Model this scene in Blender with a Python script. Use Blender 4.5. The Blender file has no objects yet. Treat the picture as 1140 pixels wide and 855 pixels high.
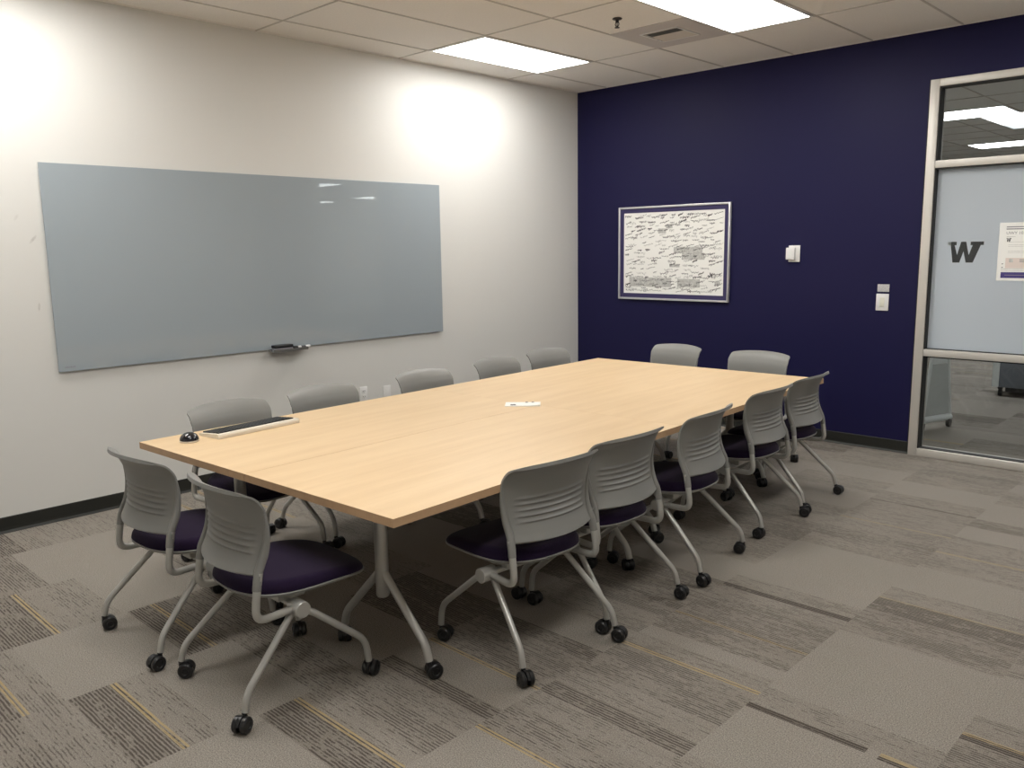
import bpy, bmesh, math, random
from mathutils import Vector, Matrix

random.seed(7)
C = bpy.context.scene.collection
PI = math.pi
H = 3.045          # room ceiling
HH = 2.745         # hall ceiling
GRID = 0.6096
GX = 0.3526        # first ceiling grid line beyond the white wall
GY = -0.972        # first cross line before the purple wall
RX = 6.3           # right wall
RY = -7.9          # wall behind the camera
WX0, WX1, WZ = 3.218, 4.73, 2.704   # glazed opening in the purple wall


# ------------------------------------------------------------------ materials
def mat(name, col, rough=0.5, metal=0.0, spec=0.5, noise=0.0, nscale=40.0, bump=0.0, bscale=300.0,
        coat=0.0, emit=None, estr=0.0, sheen=0.0):
    m = bpy.data.materials.new(name)
    m.use_nodes = True
    nt = m.node_tree
    b = nt.nodes['Principled BSDF']
    b.inputs['Base Color'].default_value = (*col, 1)
    b.inputs['Roughness'].default_value = rough
    b.inputs['Metallic'].default_value = metal
    b.inputs['Specular IOR Level'].default_value = spec
    b.inputs['Coat Weight'].default_value = coat
    b.inputs['Coat Roughness'].default_value = 0.03
    b.inputs['Sheen Weight'].default_value = sheen
    if emit:
        b.inputs['Emission Color'].default_value = (*emit, 1)
        b.inputs['Emission Strength'].default_value = estr
    if noise or bump:
        tc = nt.nodes.new('ShaderNodeTexCoord')
    if noise:
        n = nt.nodes.new('ShaderNodeTexNoise')
        n.inputs['Scale'].default_value = nscale
        n.inputs['Detail'].default_value = 4
        nt.links.new(tc.outputs['Object'], n.inputs['Vector'])
        r = nt.nodes.new('ShaderNodeValToRGB')
        r.color_ramp.elements[0].position = 0.3
        r.color_ramp.elements[1].position = 0.7
        r.color_ramp.elements[0].color = (*[c * (1 - noise) for c in col], 1)
        r.color_ramp.elements[1].color = (*[min(1, c * (1 + noise)) for c in col], 1)
        nt.links.new(n.outputs['Fac'], r.inputs['Fac'])
        nt.links.new(r.outputs['Color'], b.inputs['Base Color'])
    if bump:
        n2 = nt.nodes.new('ShaderNodeTexNoise')
        n2.inputs['Scale'].default_value = bscale
        n2.inputs['Detail'].default_value = 2
        nt.links.new(tc.outputs['Object'], n2.inputs['Vector'])
        bp = nt.nodes.new('ShaderNodeBump')
        bp.inputs['Strength'].default_value = bump
        bp.inputs['Distance'].default_value = 0.002
        nt.links.new(n2.outputs['Fac'], bp.inputs['Height'])
        nt.links.new(bp.outputs['Normal'], b.inputs['Normal'])
    return m


def math_node(nt, op, a=None, b=None, c=None):
    n = nt.nodes.new('ShaderNodeMath')
    n.operation = op
    for i, v in enumerate((a, b, c)):
        if v is None:
            continue
        if hasattr(v, 'links') or hasattr(v, 'is_linked'):
            nt.links.new(v, n.inputs[i])
        else:
            n.inputs[i].default_value = v
    return n.outputs[0]


def mix_col(nt, fac, a, b):
    n = nt.nodes.new('ShaderNodeMix')
    n.data_type = 'RGBA'
    for sock, v in ((n.inputs[0], fac), (n.inputs[6], a), (n.inputs[7], b)):
        if isinstance(v, (int, float)):
            sock.default_value = v
        elif isinstance(v, tuple):
            sock.default_value = (*v, 1)
        else:
            nt.links.new(v, sock)
    return n.outputs[2]


def noise_node(nt, vec, scale, detail=2.0):
    n = nt.nodes.new('ShaderNodeTexNoise')
    n.inputs['Scale'].default_value = scale
    n.inputs['Detail'].default_value = detail
    nt.links.new(vec, n.inputs['Vector'])
    return n.outputs['Fac']


def scaled(nt, vec, s):
    n = nt.nodes.new('ShaderNodeVectorMath')
    n.operation = 'MULTIPLY'
    nt.links.new(vec, n.inputs[0])
    n.inputs[1].default_value = s
    return n.outputs[0]


M = {}
M['white_wall'] = mat('white_wall_paint', (0.69, 0.685, 0.66), 0.6, bump=0.08, bscale=160)
M['purple_wall'] = mat('purple_wall_paint', (0.0095, 0.0085, 0.049), 0.55, spec=0.2, bump=0.06, bscale=160)
M['grey_wall'] = mat('hall_wall_paint', (0.10, 0.10, 0.105), 0.7, bump=0.05)
M['base'] = mat('rubber_base', (0.017, 0.018, 0.015), 0.5, spec=0.4)
M['alu'] = mat('satin_aluminium', (0.60, 0.575, 0.53), 0.42, metal=0.25)
M['gasket'] = mat('black_gasket', (0.01, 0.01, 0.01), 0.6)
M['plastic'] = mat('grey_plastic', (0.238, 0.237, 0.226), 0.42, spec=0.4, bump=0.05, bscale=900)
M['tube'] = mat('silver_tube', (0.46, 0.455, 0.43), 0.32, metal=0.4)
M['fabric'] = mat('purple_fabric', (0.0155, 0.0085, 0.026), 0.95, spec=0.08, noise=0.3, nscale=420, bump=0.25, bscale=900, sheen=0.08)
M['black'] = mat('black_plastic', (0.012, 0.012, 0.013), 0.35)
M['black_gloss'] = mat('black_gloss', (0.008, 0.008, 0.012), 0.06, coat=0.5)
M['white_plastic'] = mat('white_plastic', (0.78, 0.78, 0.77), 0.4)
M['ivory'] = mat('ivory_plastic', (0.72, 0.71, 0.62), 0.4)
M['cream'] = mat('cream_plastic', (0.72, 0.66, 0.56), 0.45)
M['grey_label'] = mat('grey_label', (0.5, 0.5, 0.5), 0.5, noise=0.35, nscale=300)
M['tray'] = mat('dark_tray_metal', (0.20, 0.20, 0.195), 0.4, metal=0.3)
M['silver'] = mat('silver_frame', (0.68, 0.68, 0.70), 0.3, metal=0.6)
M['mat_purple'] = mat('purple_mount', (0.035, 0.028, 0.10), 0.7)
M['paper'] = mat('white_paper', (0.86, 0.86, 0.83), 0.75)
M['ink'] = mat('black_ink', (0.07, 0.07, 0.075), 0.7)
M['ink_grey'] = mat('grey_ink', (0.52, 0.52, 0.50), 0.8, noise=0.25, nscale=60)
M['ink_purple'] = mat('purple_ink', (0.055, 0.04, 0.19), 0.6)
M['ink_beige'] = mat('beige_ink', (0.74, 0.65, 0.60), 0.8)
M['ink_mid'] = mat('mid_grey_ink', (0.25, 0.24, 0.27), 0.7)
M['tile'] = mat('ceiling_tile', (0.84, 0.815, 0.78), 0.9, spec=0.1, noise=0.03, nscale=90, bump=0.25, bscale=220)
M['shaded_tee'] = mat('ceiling_tee_shaded', (0.55, 0.52, 0.49), 0.6)  # grid bars match the tiles; greyer here to paint the recess shade
M['vent'] = mat('vent_panel', (0.55, 0.52, 0.51), 0.6)
M['vent_dark'] = mat('vent_throat', (0.06, 0.06, 0.055), 0.7)
M['vent_blade'] = mat('vent_blade', (0.62, 0.575, 0.52), 0.5)
M['lamp_frame'] = mat('white_lamp_frame', (0.75, 0.75, 0.74), 0.4)
M['lamp'] = mat('lit_diffuser', (0.9, 0.9, 0.88), 0.5, emit=(1.0, 0.98, 0.942), estr=12.0)
M['hall_lamp'] = mat('lit_hall_diffuser', (0.9, 0.9, 0.9), 0.5, emit=(0.97, 0.985, 1.0), estr=12.0)
M['hall_lamp_dim'] = mat('dim_hall_diffuser', (0.9, 0.9, 0.9), 0.5, emit=(0.9, 0.95, 1.0), estr=1.0)
M['cart'] = mat('white_cart_steel', (0.85, 0.88, 0.88), 0.4)
M['cart_panel'] = mat('grey_cart_panel', (0.62, 0.65, 0.64), 0.5)
M['cabinet'] = mat('grey_cabinet_steel', (0.17, 0.19, 0.22), 0.35)
M['sprinkler'] = mat('dark_bronze', (0.035, 0.03, 0.028), 0.45, metal=0.5)


def make_wood():
    m = mat('maple_laminate', (0.8, 0.6, 0.36), 0.42, spec=0.4)
    nt = m.node_tree
    b = nt.nodes['Principled BSDF']
    tc = nt.nodes.new('ShaderNodeTexCoord').outputs['Object']
    n1 = noise_node(nt, scaled(nt, tc, (9.0, 0.9, 9.0)), 1.6, 4)
    n2 = noise_node(nt, scaled(nt, tc, (150.0, 5.0, 150.0)), 1.0, 3)
    r = nt.nodes.new('ShaderNodeValToRGB')
    r.color_ramp.elements[0].position = 0.32
    r.color_ramp.elements[1].position = 0.66
    r.color_ramp.elements[0].color = (0.695, 0.505, 0.300, 1)
    r.color_ramp.elements[1].color = (0.752, 0.562, 0.348, 1)
    nt.links.new(n1, r.inputs['Fac'])
    f = math_node(nt, 'MULTIPLY', math_node(nt, 'GREATER_THAN', n2, 0.60), 0.10)
    nt.links.new(mix_col(nt, f, r.outputs['Color'], (0.55, 0.36, 0.19)), b.inputs['Base Color'])
    return m


M['wood'] = make_wood()
M['edge'] = mat('maple_edge_shaded', (0.50, 0.325, 0.19), 0.45, noise=0.06, nscale=30)  # same maple as the top, darkened to paint in the shaded edge


def make_carpet():
    m = mat('carpet_tile', (0.3, 0.27, 0.24), 0.97, spec=0.08)
    nt = m.node_tree
    b = nt.nodes['Principled BSDF']
    tc = nt.nodes.new('ShaderNodeTexCoord').outputs['Object']

    def attr(nm):
        a = nt.nodes.new('ShaderNodeAttribute')
        a.attribute_name = nm
        return a.outputs['Fac']
    dens, yel, seed = attr('stripe_density'), attr('yellow_thread'), attr('tile_seed')
    off = nt.nodes.new('ShaderNodeCombineXYZ')
    nt.links.new(math_node(nt, 'MULTIPLY', seed, 37.0), off.inputs[0])
    nt.links.new(math_node(nt, 'MULTIPLY', seed, 11.0), off.inputs[1])
    add = nt.nodes.new('ShaderNodeVectorMath')
    add.operation = 'ADD'
    nt.links.new(tc, add.inputs[0])
    nt.links.new(off.outputs[0], add.inputs[1])
    v = add.outputs[0]
    pile = noise_node(nt, tc, 420.0, 3)
    blotch = noise_node(nt, tc, 14.0, 3)
    # base pile colour
    loop = noise_node(nt, tc, 210.0, 5)
    fine = math_node(nt, 'ADD', math_node(nt, 'MULTIPLY', pile, 0.5), math_node(nt, 'MULTIPLY', loop, 0.5))
    fine = math_node(nt, 'ADD', math_node(nt, 'MULTIPLY', math_node(nt, 'SUBTRACT', fine, 0.5), 3.6), 0.5)
    fine.node.use_clamp = True
    base = mix_col(nt, fine, (0.130, 0.117, 0.102), (0.465, 0.425, 0.378))
    streak = noise_node(nt, scaled(nt, v, (2.0, 26.0, 1.0)), 1.0, 3)
    base = mix_col(nt, math_node(nt, 'MULTIPLY', blotch, 0.30), base, (0.23, 0.205, 0.175))
    base = mix_col(nt, math_node(nt, 'MULTIPLY', streak, math_node(nt, 'MULTIPLY', dens, 0.8)), base, (0.165, 0.145, 0.12))
    # dashed dark courses running along the tile
    wave = nt.nodes.new('ShaderNodeTexWave')
    wave.wave_type = 'BANDS'
    wave.bands_direction = 'Y'
    wave.inputs['Scale'].default_value = 25.0
    wave.inputs['Distortion'].default_value = 1.6
    wave.inputs['Detail'].default_value = 1
    wave.inputs['Detail Scale'].default_value = 1.2
    nt.links.new(v, wave.inputs['Vector'])
    course = noise_node(nt, scaled(nt, v, (9.0, 80.0, 1.0)), 1.0, 2)
    broken = noise_node(nt, scaled(nt, v, (34.0, 60.0, 1.0)), 1.0, 2)
    zone = noise_node(nt, scaled(nt, v, (3.0, 12.0, 1.0)), 1.0, 1)
    s = math_node(nt, 'ADD', math_node(nt, 'MULTIPLY', course, 0.45), math_node(nt, 'MULTIPLY', broken, 0.45))
    s = math_node(nt, 'ADD', s, math_node(nt, 'MULTIPLY', zone, 0.30))
    # s averages 0.55
    thr = math_node(nt, 'SUBTRACT', 0.660, math_node(nt, 'MULTIPLY', dens, 0.150))
    dash = math_node(nt, 'MULTIPLY', math_node(nt, 'SUBTRACT', s, thr), 13.0)
    dash.node.use_clamp = True
    lw = math_node(nt, 'SUBTRACT', 0.58, math_node(nt, 'MULTIPLY', math_node(nt, 'MAXIMUM', math_node(nt, 'SUBTRACT', dens, 0.5), 0.0), 0.50))
    line = math_node(nt, 'MULTIPLY', math_node(nt, 'SUBTRACT', wave.outputs['Fac'], lw), 5.0)
    line.node.use_clamp = True
    st = math_node(nt, 'MULTIPLY', dash, line)
    st = math_node(nt, 'MULTIPLY', st, math_node(nt, 'MINIMUM', math_node(nt, 'MULTIPLY', dens, 6.0), 1.0))
    st = math_node(nt, 'MULTIPLY', st, math_node(nt, 'ADD', 0.52, math_node(nt, 'MULTIPLY', dens, 0.36)))
    dark = mix_col(nt, fine, (0.034, 0.028, 0.024), (0.125, 0.105, 0.092))
    c = mix_col(nt, st, base, dark)
    # twin yellow threads
    ycol = mix_col(nt, pile, (0.32, 0.23, 0.10), (0.60, 0.455, 0.23))
    yb = noise_node(nt, scaled(nt, v, (18.0, 90.0, 1.0)), 1.0, 1)
    ym = math_node(nt, 'MULTIPLY', yel, math_node(nt, 'ADD', 0.05, math_node(nt, 'MULTIPLY', yb, 1.25)))
    ym.node.use_clamp = True
    c = mix_col(nt, ym, c, ycol)
    nt.links.new(c, b.inputs['Base Color'])
    bp = nt.nodes.new('ShaderNodeBump')
    bp.inputs['Strength'].default_value = 0.5
    bp.inputs['Distance'].default_value = 0.004
    nt.links.new(pile, bp.inputs['Height'])
    nt.links.new(bp.outputs['Normal'], b.inputs['Normal'])
    return m


M['carpet'] = make_carpet()


def make_board():
    m = mat('grey_glass_board', (0.325, 0.372, 0.405), 0.5, spec=0.15, coat=0.9)
    m.node_tree.nodes['Principled BSDF'].inputs['Coat Roughness'].default_value = 0.015
    m.node_tree.nodes['Principled BSDF'].inputs['Coat IOR'].default_value = 1.5
    return m


M['board'] = make_board()
M['board_edge'] = mat('glass_edge', (0.10, 0.14, 0.15), 0.2)


def make_glass():
    m = bpy.data.materials.new('tinted_clear_glass')
    m.use_nodes = True
    nt = m.node_tree
    nt.nodes.clear()
    out = nt.nodes.new('ShaderNodeOutputMaterial')
    tr = nt.nodes.new('ShaderNodeBsdfTransparent')
    tr.inputs['Color'].default_value = (0.80, 0.83, 0.82, 1)
    gl = nt.nodes.new('ShaderNodeBsdfGlossy')
    gl.inputs['Roughness'].default_value = 0.0
    lw = nt.nodes.new('ShaderNodeLayerWeight')      # Schlick reflectance of a thin pane, the same from both sides
    lw.inputs['Blend'].default_value = 0.5
    fr = math_node(nt, 'MULTIPLY_ADD', math_node(nt, 'POWER', lw.outputs['Facing'], 5.0), 0.92, 0.07)
    mx = nt.nodes.new('ShaderNodeMixShader')
    nt.links.new(fr, mx.inputs[0])
    nt.links.new(tr.outputs[0], mx.inputs[1])
    nt.links.new(gl.outputs[0], mx.inputs[2])
    nt.links.new(mx.outputs[0], out.inputs['Surface'])
    return m


def make_film():
    m = bpy.data.materials.new('frosted_film')
    m.use_nodes = True
    nt = m.node_tree
    nt.nodes.clear()
    out = nt.nodes.new('ShaderNodeOutputMaterial')
    d = nt.nodes.new('ShaderNodeBsdfDiffuse')
    d.inputs['Color'].default_value = (0.70, 0.755, 0.81, 1)
    t = nt.nodes.new('ShaderNodeBsdfTranslucent')
    t.inputs['Color'].default_value = (0.78, 0.83, 0.90, 1)
    mx = nt.nodes.new('ShaderNodeMixShader')
    mx.inputs[0].default_value = 0.55
    nt.links.new(d.outputs[0], mx.inputs[1])
    nt.links.new(t.outputs[0], mx.inputs[2])
    nt.links.new(mx.outputs[0], out.inputs['Surface'])
    return m


M['glass'] = make_glass()
M['film'] = make_film()


# ------------------------------------------------------------------ mesh helpers
def bm_box(bm, x0, x1, y0, y1, z0, z1, bevel=0.0, seg=2):
    g = bmesh.ops.create_cube(bm, size=1.0)
    vs = g['verts']
    bmesh.ops.scale(bm, vec=(abs(x1 - x0), abs(y1 - y0), abs(z1 - z0)), verts=vs)
    bmesh.ops.translate(bm, vec=((x0 + x1) / 2, (y0 + y1) / 2, (z0 + z1) / 2), verts=vs)
    if bevel:
        es = list({e for v in vs for e in v.link_edges})
        bmesh.ops.bevel(bm, geom=es, offset=bevel, segments=seg, affect='EDGES', profile=0.5)
    return vs


def fillet(pts, rads, seg=6):
    pts = [Vector(p) for p in pts]
    out = [pts[0]]
    for i in range(1, len(pts) - 1):
        r = rads[i] if isinstance(rads, (list, tuple)) else rads
        a, b, c = pts[i - 1], pts[i], pts[i + 1]
        la, lc = (a - b).length, (c - b).length
        t = min(r, la * 0.48, lc * 0.48)
        if t < 1e-5:
            out.append(b)
            continue
        p0, p2 = b + (a - b) / la * t, b + (c - b) / lc * t
        for k in range(seg + 1):
            u = k / seg
            out.append(p0 * (1 - u) ** 2 + b * 2 * u * (1 - u) + p2 * u * u)
    out.append(pts[-1])
    return out


def bm_tube(bm, pts, r, n=14, rads=None, fil=0.0):
    if fil:
        pts = fillet(pts, fil)
    pts = [Vector(p) for p in pts]
    k = len(pts)
    tang = []
    for i in range(k):
        a, b = pts[max(0, i - 1)], pts[min(k - 1, i + 1)]
        tang.append((b - a).normalized())
    up = Vector((0, 0, 1)) if abs(tang[0].z) < 0.9 else Vector((1, 0, 0))
    nrm = (up - tang[0] * up.dot(tang[0])).normalized()
    rings = []
    for i in range(k):
        t = tang[i]
        nrm = (nrm - t * nrm.dot(t)).normalized()
        bi = t.cross(nrm)
        rr = rads[i] if rads else r
        rings.append([bm.verts.new(pts[i] + (nrm * math.cos(2 * PI * j / n) + bi * math.sin(2 * PI * j / n)) * rr) for j in range(n)])
    for i in range(k - 1):
        for j in range(n):
            bm.faces.new((rings[i][j], rings[i][(j + 1) % n], rings[i + 1][(j + 1) % n], rings[i + 1][j]))
    bm.faces.new(list(reversed(rings[0])))
    bm.faces.new(rings[-1])


def bm_lathe(bm, prof, axis='z', n=24, origin=(0, 0, 0)):
    """prof: (radius, height) pairs, closed with caps"""
    o = Vector(origin)
    rings = []
    for r, h in prof:
        ring = []
        for j in range(n):
            a = 2 * PI * j / n
            c, s = r * math.cos(a), r * math.sin(a)
            p = {'z': (c, s, h), 'x': (h, c, s), 'y': (s, h, c)}[axis]
            ring.append(bm.verts.new(o + Vector(p)))
        rings.append(ring)
    for i in range(len(rings) - 1):
        for j in range(n):
            bm.faces.new((rings[i][j], rings[i][(j + 1) % n], rings[i + 1][(j + 1) % n], rings[i + 1][j]))
    bm.faces.new(list(reversed(rings[0])))
    bm.faces.new(rings[-1])


def bm_rings(bm, rings):
    rs = [[bm.verts.new(p) for p in ring] for ring in rings]
    n = len(rs[0])
    for i in range(len(rs) - 1):
        for j in range(n):
            bm.faces.new((rs[i][j], rs[i][(j + 1) % n], rs[i + 1][(j + 1) % n], rs[i + 1][j]))
    bm.faces.new(list(reversed(rs[0])))
    bm.faces.new(rs[-1])


def bm_poly(bm, outlines, to3, thick):
    """planar polygon (first outline) with holes, extruded by thick; to3(u,v,w)->xyz"""
    edges = []
    for pl in outlines:
        vs = [bm.verts.new(to3(u, v, 0)) for u, v in pl]
        for i in range(len(vs)):
            edges.append(bm.edges.new((vs[i], vs[(i + 1) % len(vs)])))
    g = bmesh.ops.triangle_fill(bm, use_beauty=True, edges=edges)
    faces = [f for f in g['geom'] if isinstance(f, bmesh.types.BMFace)]
    if thick:
        e = bmesh.ops.extrude_face_region(bm, geom=faces)
        vs = [v for v in e['geom'] if isinstance(v, bmesh.types.BMVert)]
        d = Vector(to3(0, 0, thick)) - Vector(to3(0, 0, 0))
        bmesh.ops.translate(bm, vec=d, verts=vs)


def obj(name, bm, material, parent=None, smooth=False, loc=None):
    bmesh.ops.recalc_face_normals(bm, faces=bm.faces[:])
    me = bpy.data.meshes.new(name)
    bm.to_mesh(me)
    bm.free()
    me.materials.append(material if not isinstance(material, str) else M[material])
    if smooth:
        for p in me.polygons:
            p.use_smooth = max(abs(p.normal.x), abs(p.normal.y), abs(p.normal.z)) < 0.9999 or p.area < 1e-4
        me.set_sharp_from_angle(angle=math.radians(38))
    o = bpy.data.objects.new(name, me)
    C.objects.link(o)
    if parent is not None:
        o.parent = parent
    if loc is not None:
        o.location = loc
    return o


def box(name, material, x0, x1, y0, y1, z0, z1, parent=None, bevel=0.0):
    bm = bmesh.new()
    bm_box(bm, x0, x1, y0, y1, z0, z1, bevel)
    return obj(name, bm, material, parent, smooth=bevel > 0)


def tag(o, label, cat, group=None):
    o['label'] = label
    o['category'] = cat
    if group:
        o['group'] = group
    return o


def thing(name, label, cat, loc=(0, 0, 0), rz=0.0, group=None):
    o = bpy.data.objects.new(name, None)
    o.empty_display_size = 0.1
    C.objects.link(o)
    o.location = loc
    o.rotation_euler = (0, 0, rz)
    return tag(o, label, cat, group)


def struct(o):
    o['kind'] = 'structure'
    return o


def copy_tree(o, parent=None):
    c = o.copy()
    C.objects.link(c)
    if parent is not None:
        c.parent = parent
    for ch in list(o.children):
        copy_tree(ch, c)
    return c


def catmull(pts, n):
    pts = [Vector((*p, 0)) if len(p) == 2 else Vector(p) for p in pts]
    ext = [pts[0] * 2 - pts[1]] + pts + [pts[-1] * 2 - pts[-2]]
    segs = len(pts) - 1
    out = []
    for i in range(n + 1):
        t = i / n * segs
        k = min(int(t), segs - 1)
        u = t - k
        p0, p1, p2, p3 = ext[k:k + 4]
        out.append(0.5 * ((2 * p1) + (p2 - p0) * u + (2 * p0 - 5 * p1 + 4 * p2 - p3) * u * u + (3 * p1 - p0 - 3 * p2 + p3) * u ** 3))
    return out


# ------------------------------------------------------------------ setting
def make_floor():
    # carpet squares: columns 0.6015 m wide across x, woven bands (y, style) along y
    P, L, MD, D, X = 0.0, 0.45, 0.70, 1.0, 1.35
    y = 'Y'
    cols = {
        -1: [(-6.2, L), (-5.9, P), (-5.62, MD), (-5.3, P), (-4.6, L), (-4.2, P)],
        0: [(-6.3, P), (-5.75, D), (-5.47, y), (-5.447, L), (-5.19, P), (-4.75, MD), (-4.43, P), (-3.9, L), (-3.4, P)],
        1: [(-6.3, D), (-5.768, y), (-5.745, L), (-5.63, P), (-5.17, D), (-5.072, y), (-5.05, MD), (-4.75, P), (-4.3, L), (-3.9, P)],
        2: [(-6.3, L), (-6.05, P), (-5.90, MD), (-5.78, L), (-5.62, D), (-5.478, y), (-5.454, L), (-5.335, P), (-4.99, MD), (-4.78, P), (-4.4, D), (-4.0, P)],
        3: [(-6.3, P), (-5.21, D), (-5.072, y), (-5.048, L), (-4.97, MD), (-4.83, L), (-4.70, D), (-4.62, P), (-4.440, y), (-4.42, MD), (-4.14, D), (-4.05, P), (-3.84, L), (-3.62, MD),
            (-3.52, D), (-3.45, MD), (-3.1, P), (-2.8, L), (-2.35, MD), (-2.0, L), (-1.6, P), (-1.2, L), (-0.9, P), (-0.56, L)],
        4: [(-6.3, P), (-4.752, y), (-4.73, MD), (-4.56, L), (-4.43, D), (-4.34, L), (-4.2, MD), (-3.935, y), (-3.912, L), (-3.81, P), (-3.72, MD),
            (-3.54, y), (-3.527, MD), (-3.25, L), (-3.145, X), (-3.10, L), (-2.98, P), (-2.33, L), (-2.15, MD), (-1.98, L), (-1.78, 'y'), (-1.762, L), (-1.33, D), (-1.31, L), (-1.1, P), (-0.78, L), (-0.52, MD), (-0.3, L)],
        5: [(-6.3, P), (-4.62, L), (-4.4, P), (-4.035, 'e'), (-3.995, L), (-3.86, P), (-3.235, L), (-3.20, MD), (-2.95, D), (-2.80, 'y'), (-2.785, L), (-2.64, P), (-2.3, L), (-2.04, 'y'), (-2.015, L), (-1.72, P), (-1.5, MD), (-1.33, P), (-0.95, L), (-0.62, P), (-0.4, L)],
        6: [(-6.3, P), (-4.6, MD), (-3.86, MD), (-3.745, X), (-3.712, y), (-3.695, L), (-3.56, P), (-3.2, L), (-2.9, MD), (-2.62, P), (-2.25, L), (-1.9, P), (-1.55, MD), (-1.25, L), (-0.95, P), (-0.6, L)],
    }
    rnd = random.Random(11)
    bm = bmesh.new()
    f_d = bm.faces.layers.float.new('stripe_density')
    f_y = bm.faces.layers.float.new('yellow_thread')
    f_s = bm.faces.layers.float.new('tile_seed')
    W = 0.6015
    X0 = 1.03

    def cell(x0, x1, y0, y1, d, yl):
        vs = [bm.verts.new((a, b, 0)) for a, b in ((x0, y0), (x1, y0), (x1, y1), (x0, y1))]
        f = bm.faces.new(vs)
        f[f_d], f[f_y] = d, yl
        f[f_s] = rnd.random()

    YA, YB = RY - 0.1, 9.1
    for k in range(-7, 15):
        xa, xb = X0 + W * k, X0 + W * (k + 1)
        if k in cols:
            bands = [(YA, P)] + cols[k]
        else:
            bands = [(YA, P)]
        yy = bands[-1][0] + 0.25
        if k not in cols:
            yy = YA + 0.3 * rnd.random()
        while yy < YB - 0.5:
            st = rnd.choice([P, P, L, L, MD, D, y])
            bands.append((yy, st))
            yy += 0.02 if st == y else rnd.uniform(0.12, 0.42)
        for i, (ya, st) in enumerate(bands):
            yb = bands[i + 1][0] if i + 1 < len(bands) else YB
            if st == 'Y':
                m = (ya + yb) / 2
                cell(xa, xb, ya, m - 0.003, L, 0.9)
                cell(xa, xb, m - 0.003, m + 0.003, D, 0.0)
                cell(xa, xb, m + 0.003, yb, L, 0.9)
            elif st == 'y':
                cell(xa, xb, ya, yb, L, 0.35)
            elif st == 'e':     # dark course that turns into a yellow one
                xm = xa + 0.41
                cell(xa, xm, ya + 0.008, yb, 1.6, 0.0)
                cell(xa, xm, ya, ya + 0.008, P, 0.0)
                cell(xm, xm + 0.04, ya, yb, P, 0.0)
                cell(xm + 0.04, xb, ya, ya + 0.02, X, 0.0)
                cell(xm + 0.04, xb, ya + 0.02, yb, L, 0.8)
            else:
                cell(xa, xb, ya, yb, st, 0.0)
    bmesh.ops.reverse_faces(bm, faces=[f for f in bm.faces if f.normal.z < 0])
    me = bpy.data.meshes.new('floor')
    bm.to_mesh(me)
    bm.free()
    me.materials.append(M['carpet'])
    o = bpy.data.objects.new('floor', me)
    C.objects.link(o)
    struct(o)


make_floor()
T = 0.14
HX0, HX1, HY = -3.1, 13.6, 9.0

# white wall on the left, with two scuffs in the paint
o = struct(box('wall_left', 'white_wall', -T, 0, RY - T, T, 0, H + 0.05))


def scuffs(m):
    nt = m.node_tree
    b = nt.nodes['Principled BSDF']
    geo = nt.nodes.new('ShaderNodeNewGeometry')
    sep = nt.nodes.new('ShaderNodeSeparateXYZ')
    nt.links.new(geo.outputs['Position'], sep.inputs[0])
    col = (0.69, 0.685, 0.66)
    total = None
    ns = noise_node(nt, geo.outputs['Position'], 60.0, 3)
    for (cy, cz, sy, sz, sl, k) in ((-4.90, 1.668, 0.012, 0.026, 0.75, 0.9), (-4.905, 1.283, 0.008, 0.030, 0.1, 0.75), (-4.975, 1.79, 0.012, 0.02, 0.5, 0.35)):
        dy = math_node(nt, 'SUBTRACT', sep.outputs[1], cy)
        dz = math_node(nt, 'SUBTRACT', sep.outputs[2], cz)
        dy = math_node(nt, 'SUBTRACT', dy, math_node(nt, 'MULTIPLY', dz, sl))
        q = math_node(nt, 'ADD', math_node(nt, 'POWER', math_node(nt, 'DIVIDE', dy, sy), 2.0), math_node(nt, 'POWER', math_node(nt, 'DIVIDE', dz, sz), 2.0))
        s = math_node(nt, 'SUBTRACT', 1.0, q)
        s = math_node(nt, 'MULTIPLY', s, math_node(nt, 'MULTIPLY', ns, k))
        s.node.use_clamp = True
        total = s if total is None else math_node(nt, 'ADD', total, s)
    nt.links.new(mix_col(nt, total, col, (0.30, 0.28, 0.26)), b.inputs['Base Color'])


scuffs(M['white_wall'])

bm = bmesh.new()
bm_box(bm, 0, WX0, 0, T, 0, H + 0.05)
bm_box(bm, WX0, WX1, 0, T, WZ, H + 0.05)
bm_box(bm, WX1, RX + T, 0, T, 0, H + 0.05)
struct(obj('wall_back', bm, 'purple_wall'))
M['white_wall_plain'] = mat('white_wall_paint_plain', (0.69, 0.685, 0.66), 0.6)
struct(box('wall_right', 'white_wall_plain', RX, RX + T, RY - T, 0, 0, H + 0.05))
struct(box('wall_front', 'white_wall_plain', 0, RX, RY - T, RY, 0, H + 0.05))
bm = bmesh.new()
bm_box(bm, -T, RX + T, RY - T, T, H, H + 0.05)
struct(obj('ceiling', bm, 'tile'))
# ceiling of the hall beyond
M['hall_tile'] = mat('hall_ceiling_tile', (0.80, 0.80, 0.78), 0.9, spec=0.1, noise=0.03, nscale=90)
struct(box('ceiling_hall', 'hall_tile', HX0, HX1, T, HY, HH, HH + 0.05))
struct(box('wall_hall_far', 'grey_wall', HX0, HX1, HY, HY + T, 0, HH + 0.05))
struct(box('wall_hall_left', 'grey_wall', HX0 - T, HX0, T, HY, 0, HH + 0.05))
struct(box('wall_hall_right', 'grey_wall', HX1, HX1 + T, T, HY, 0, HH + 0.05))
bm = bmesh.new()
bm_box(bm, HX0, -T, 0, T, 0, HH + 0.05)
bm_box(bm, RX + T, HX1, 0, T, 0, HH + 0.05)
bm_box(bm, HX0, WX0, T, T + 0.012, 0, HH)
bm_box(bm, WX0, WX1, T, T + 0.012, WZ, HH)
bm_box(bm, WX1, HX1, T, T + 0.012, 0, HH)
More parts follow.
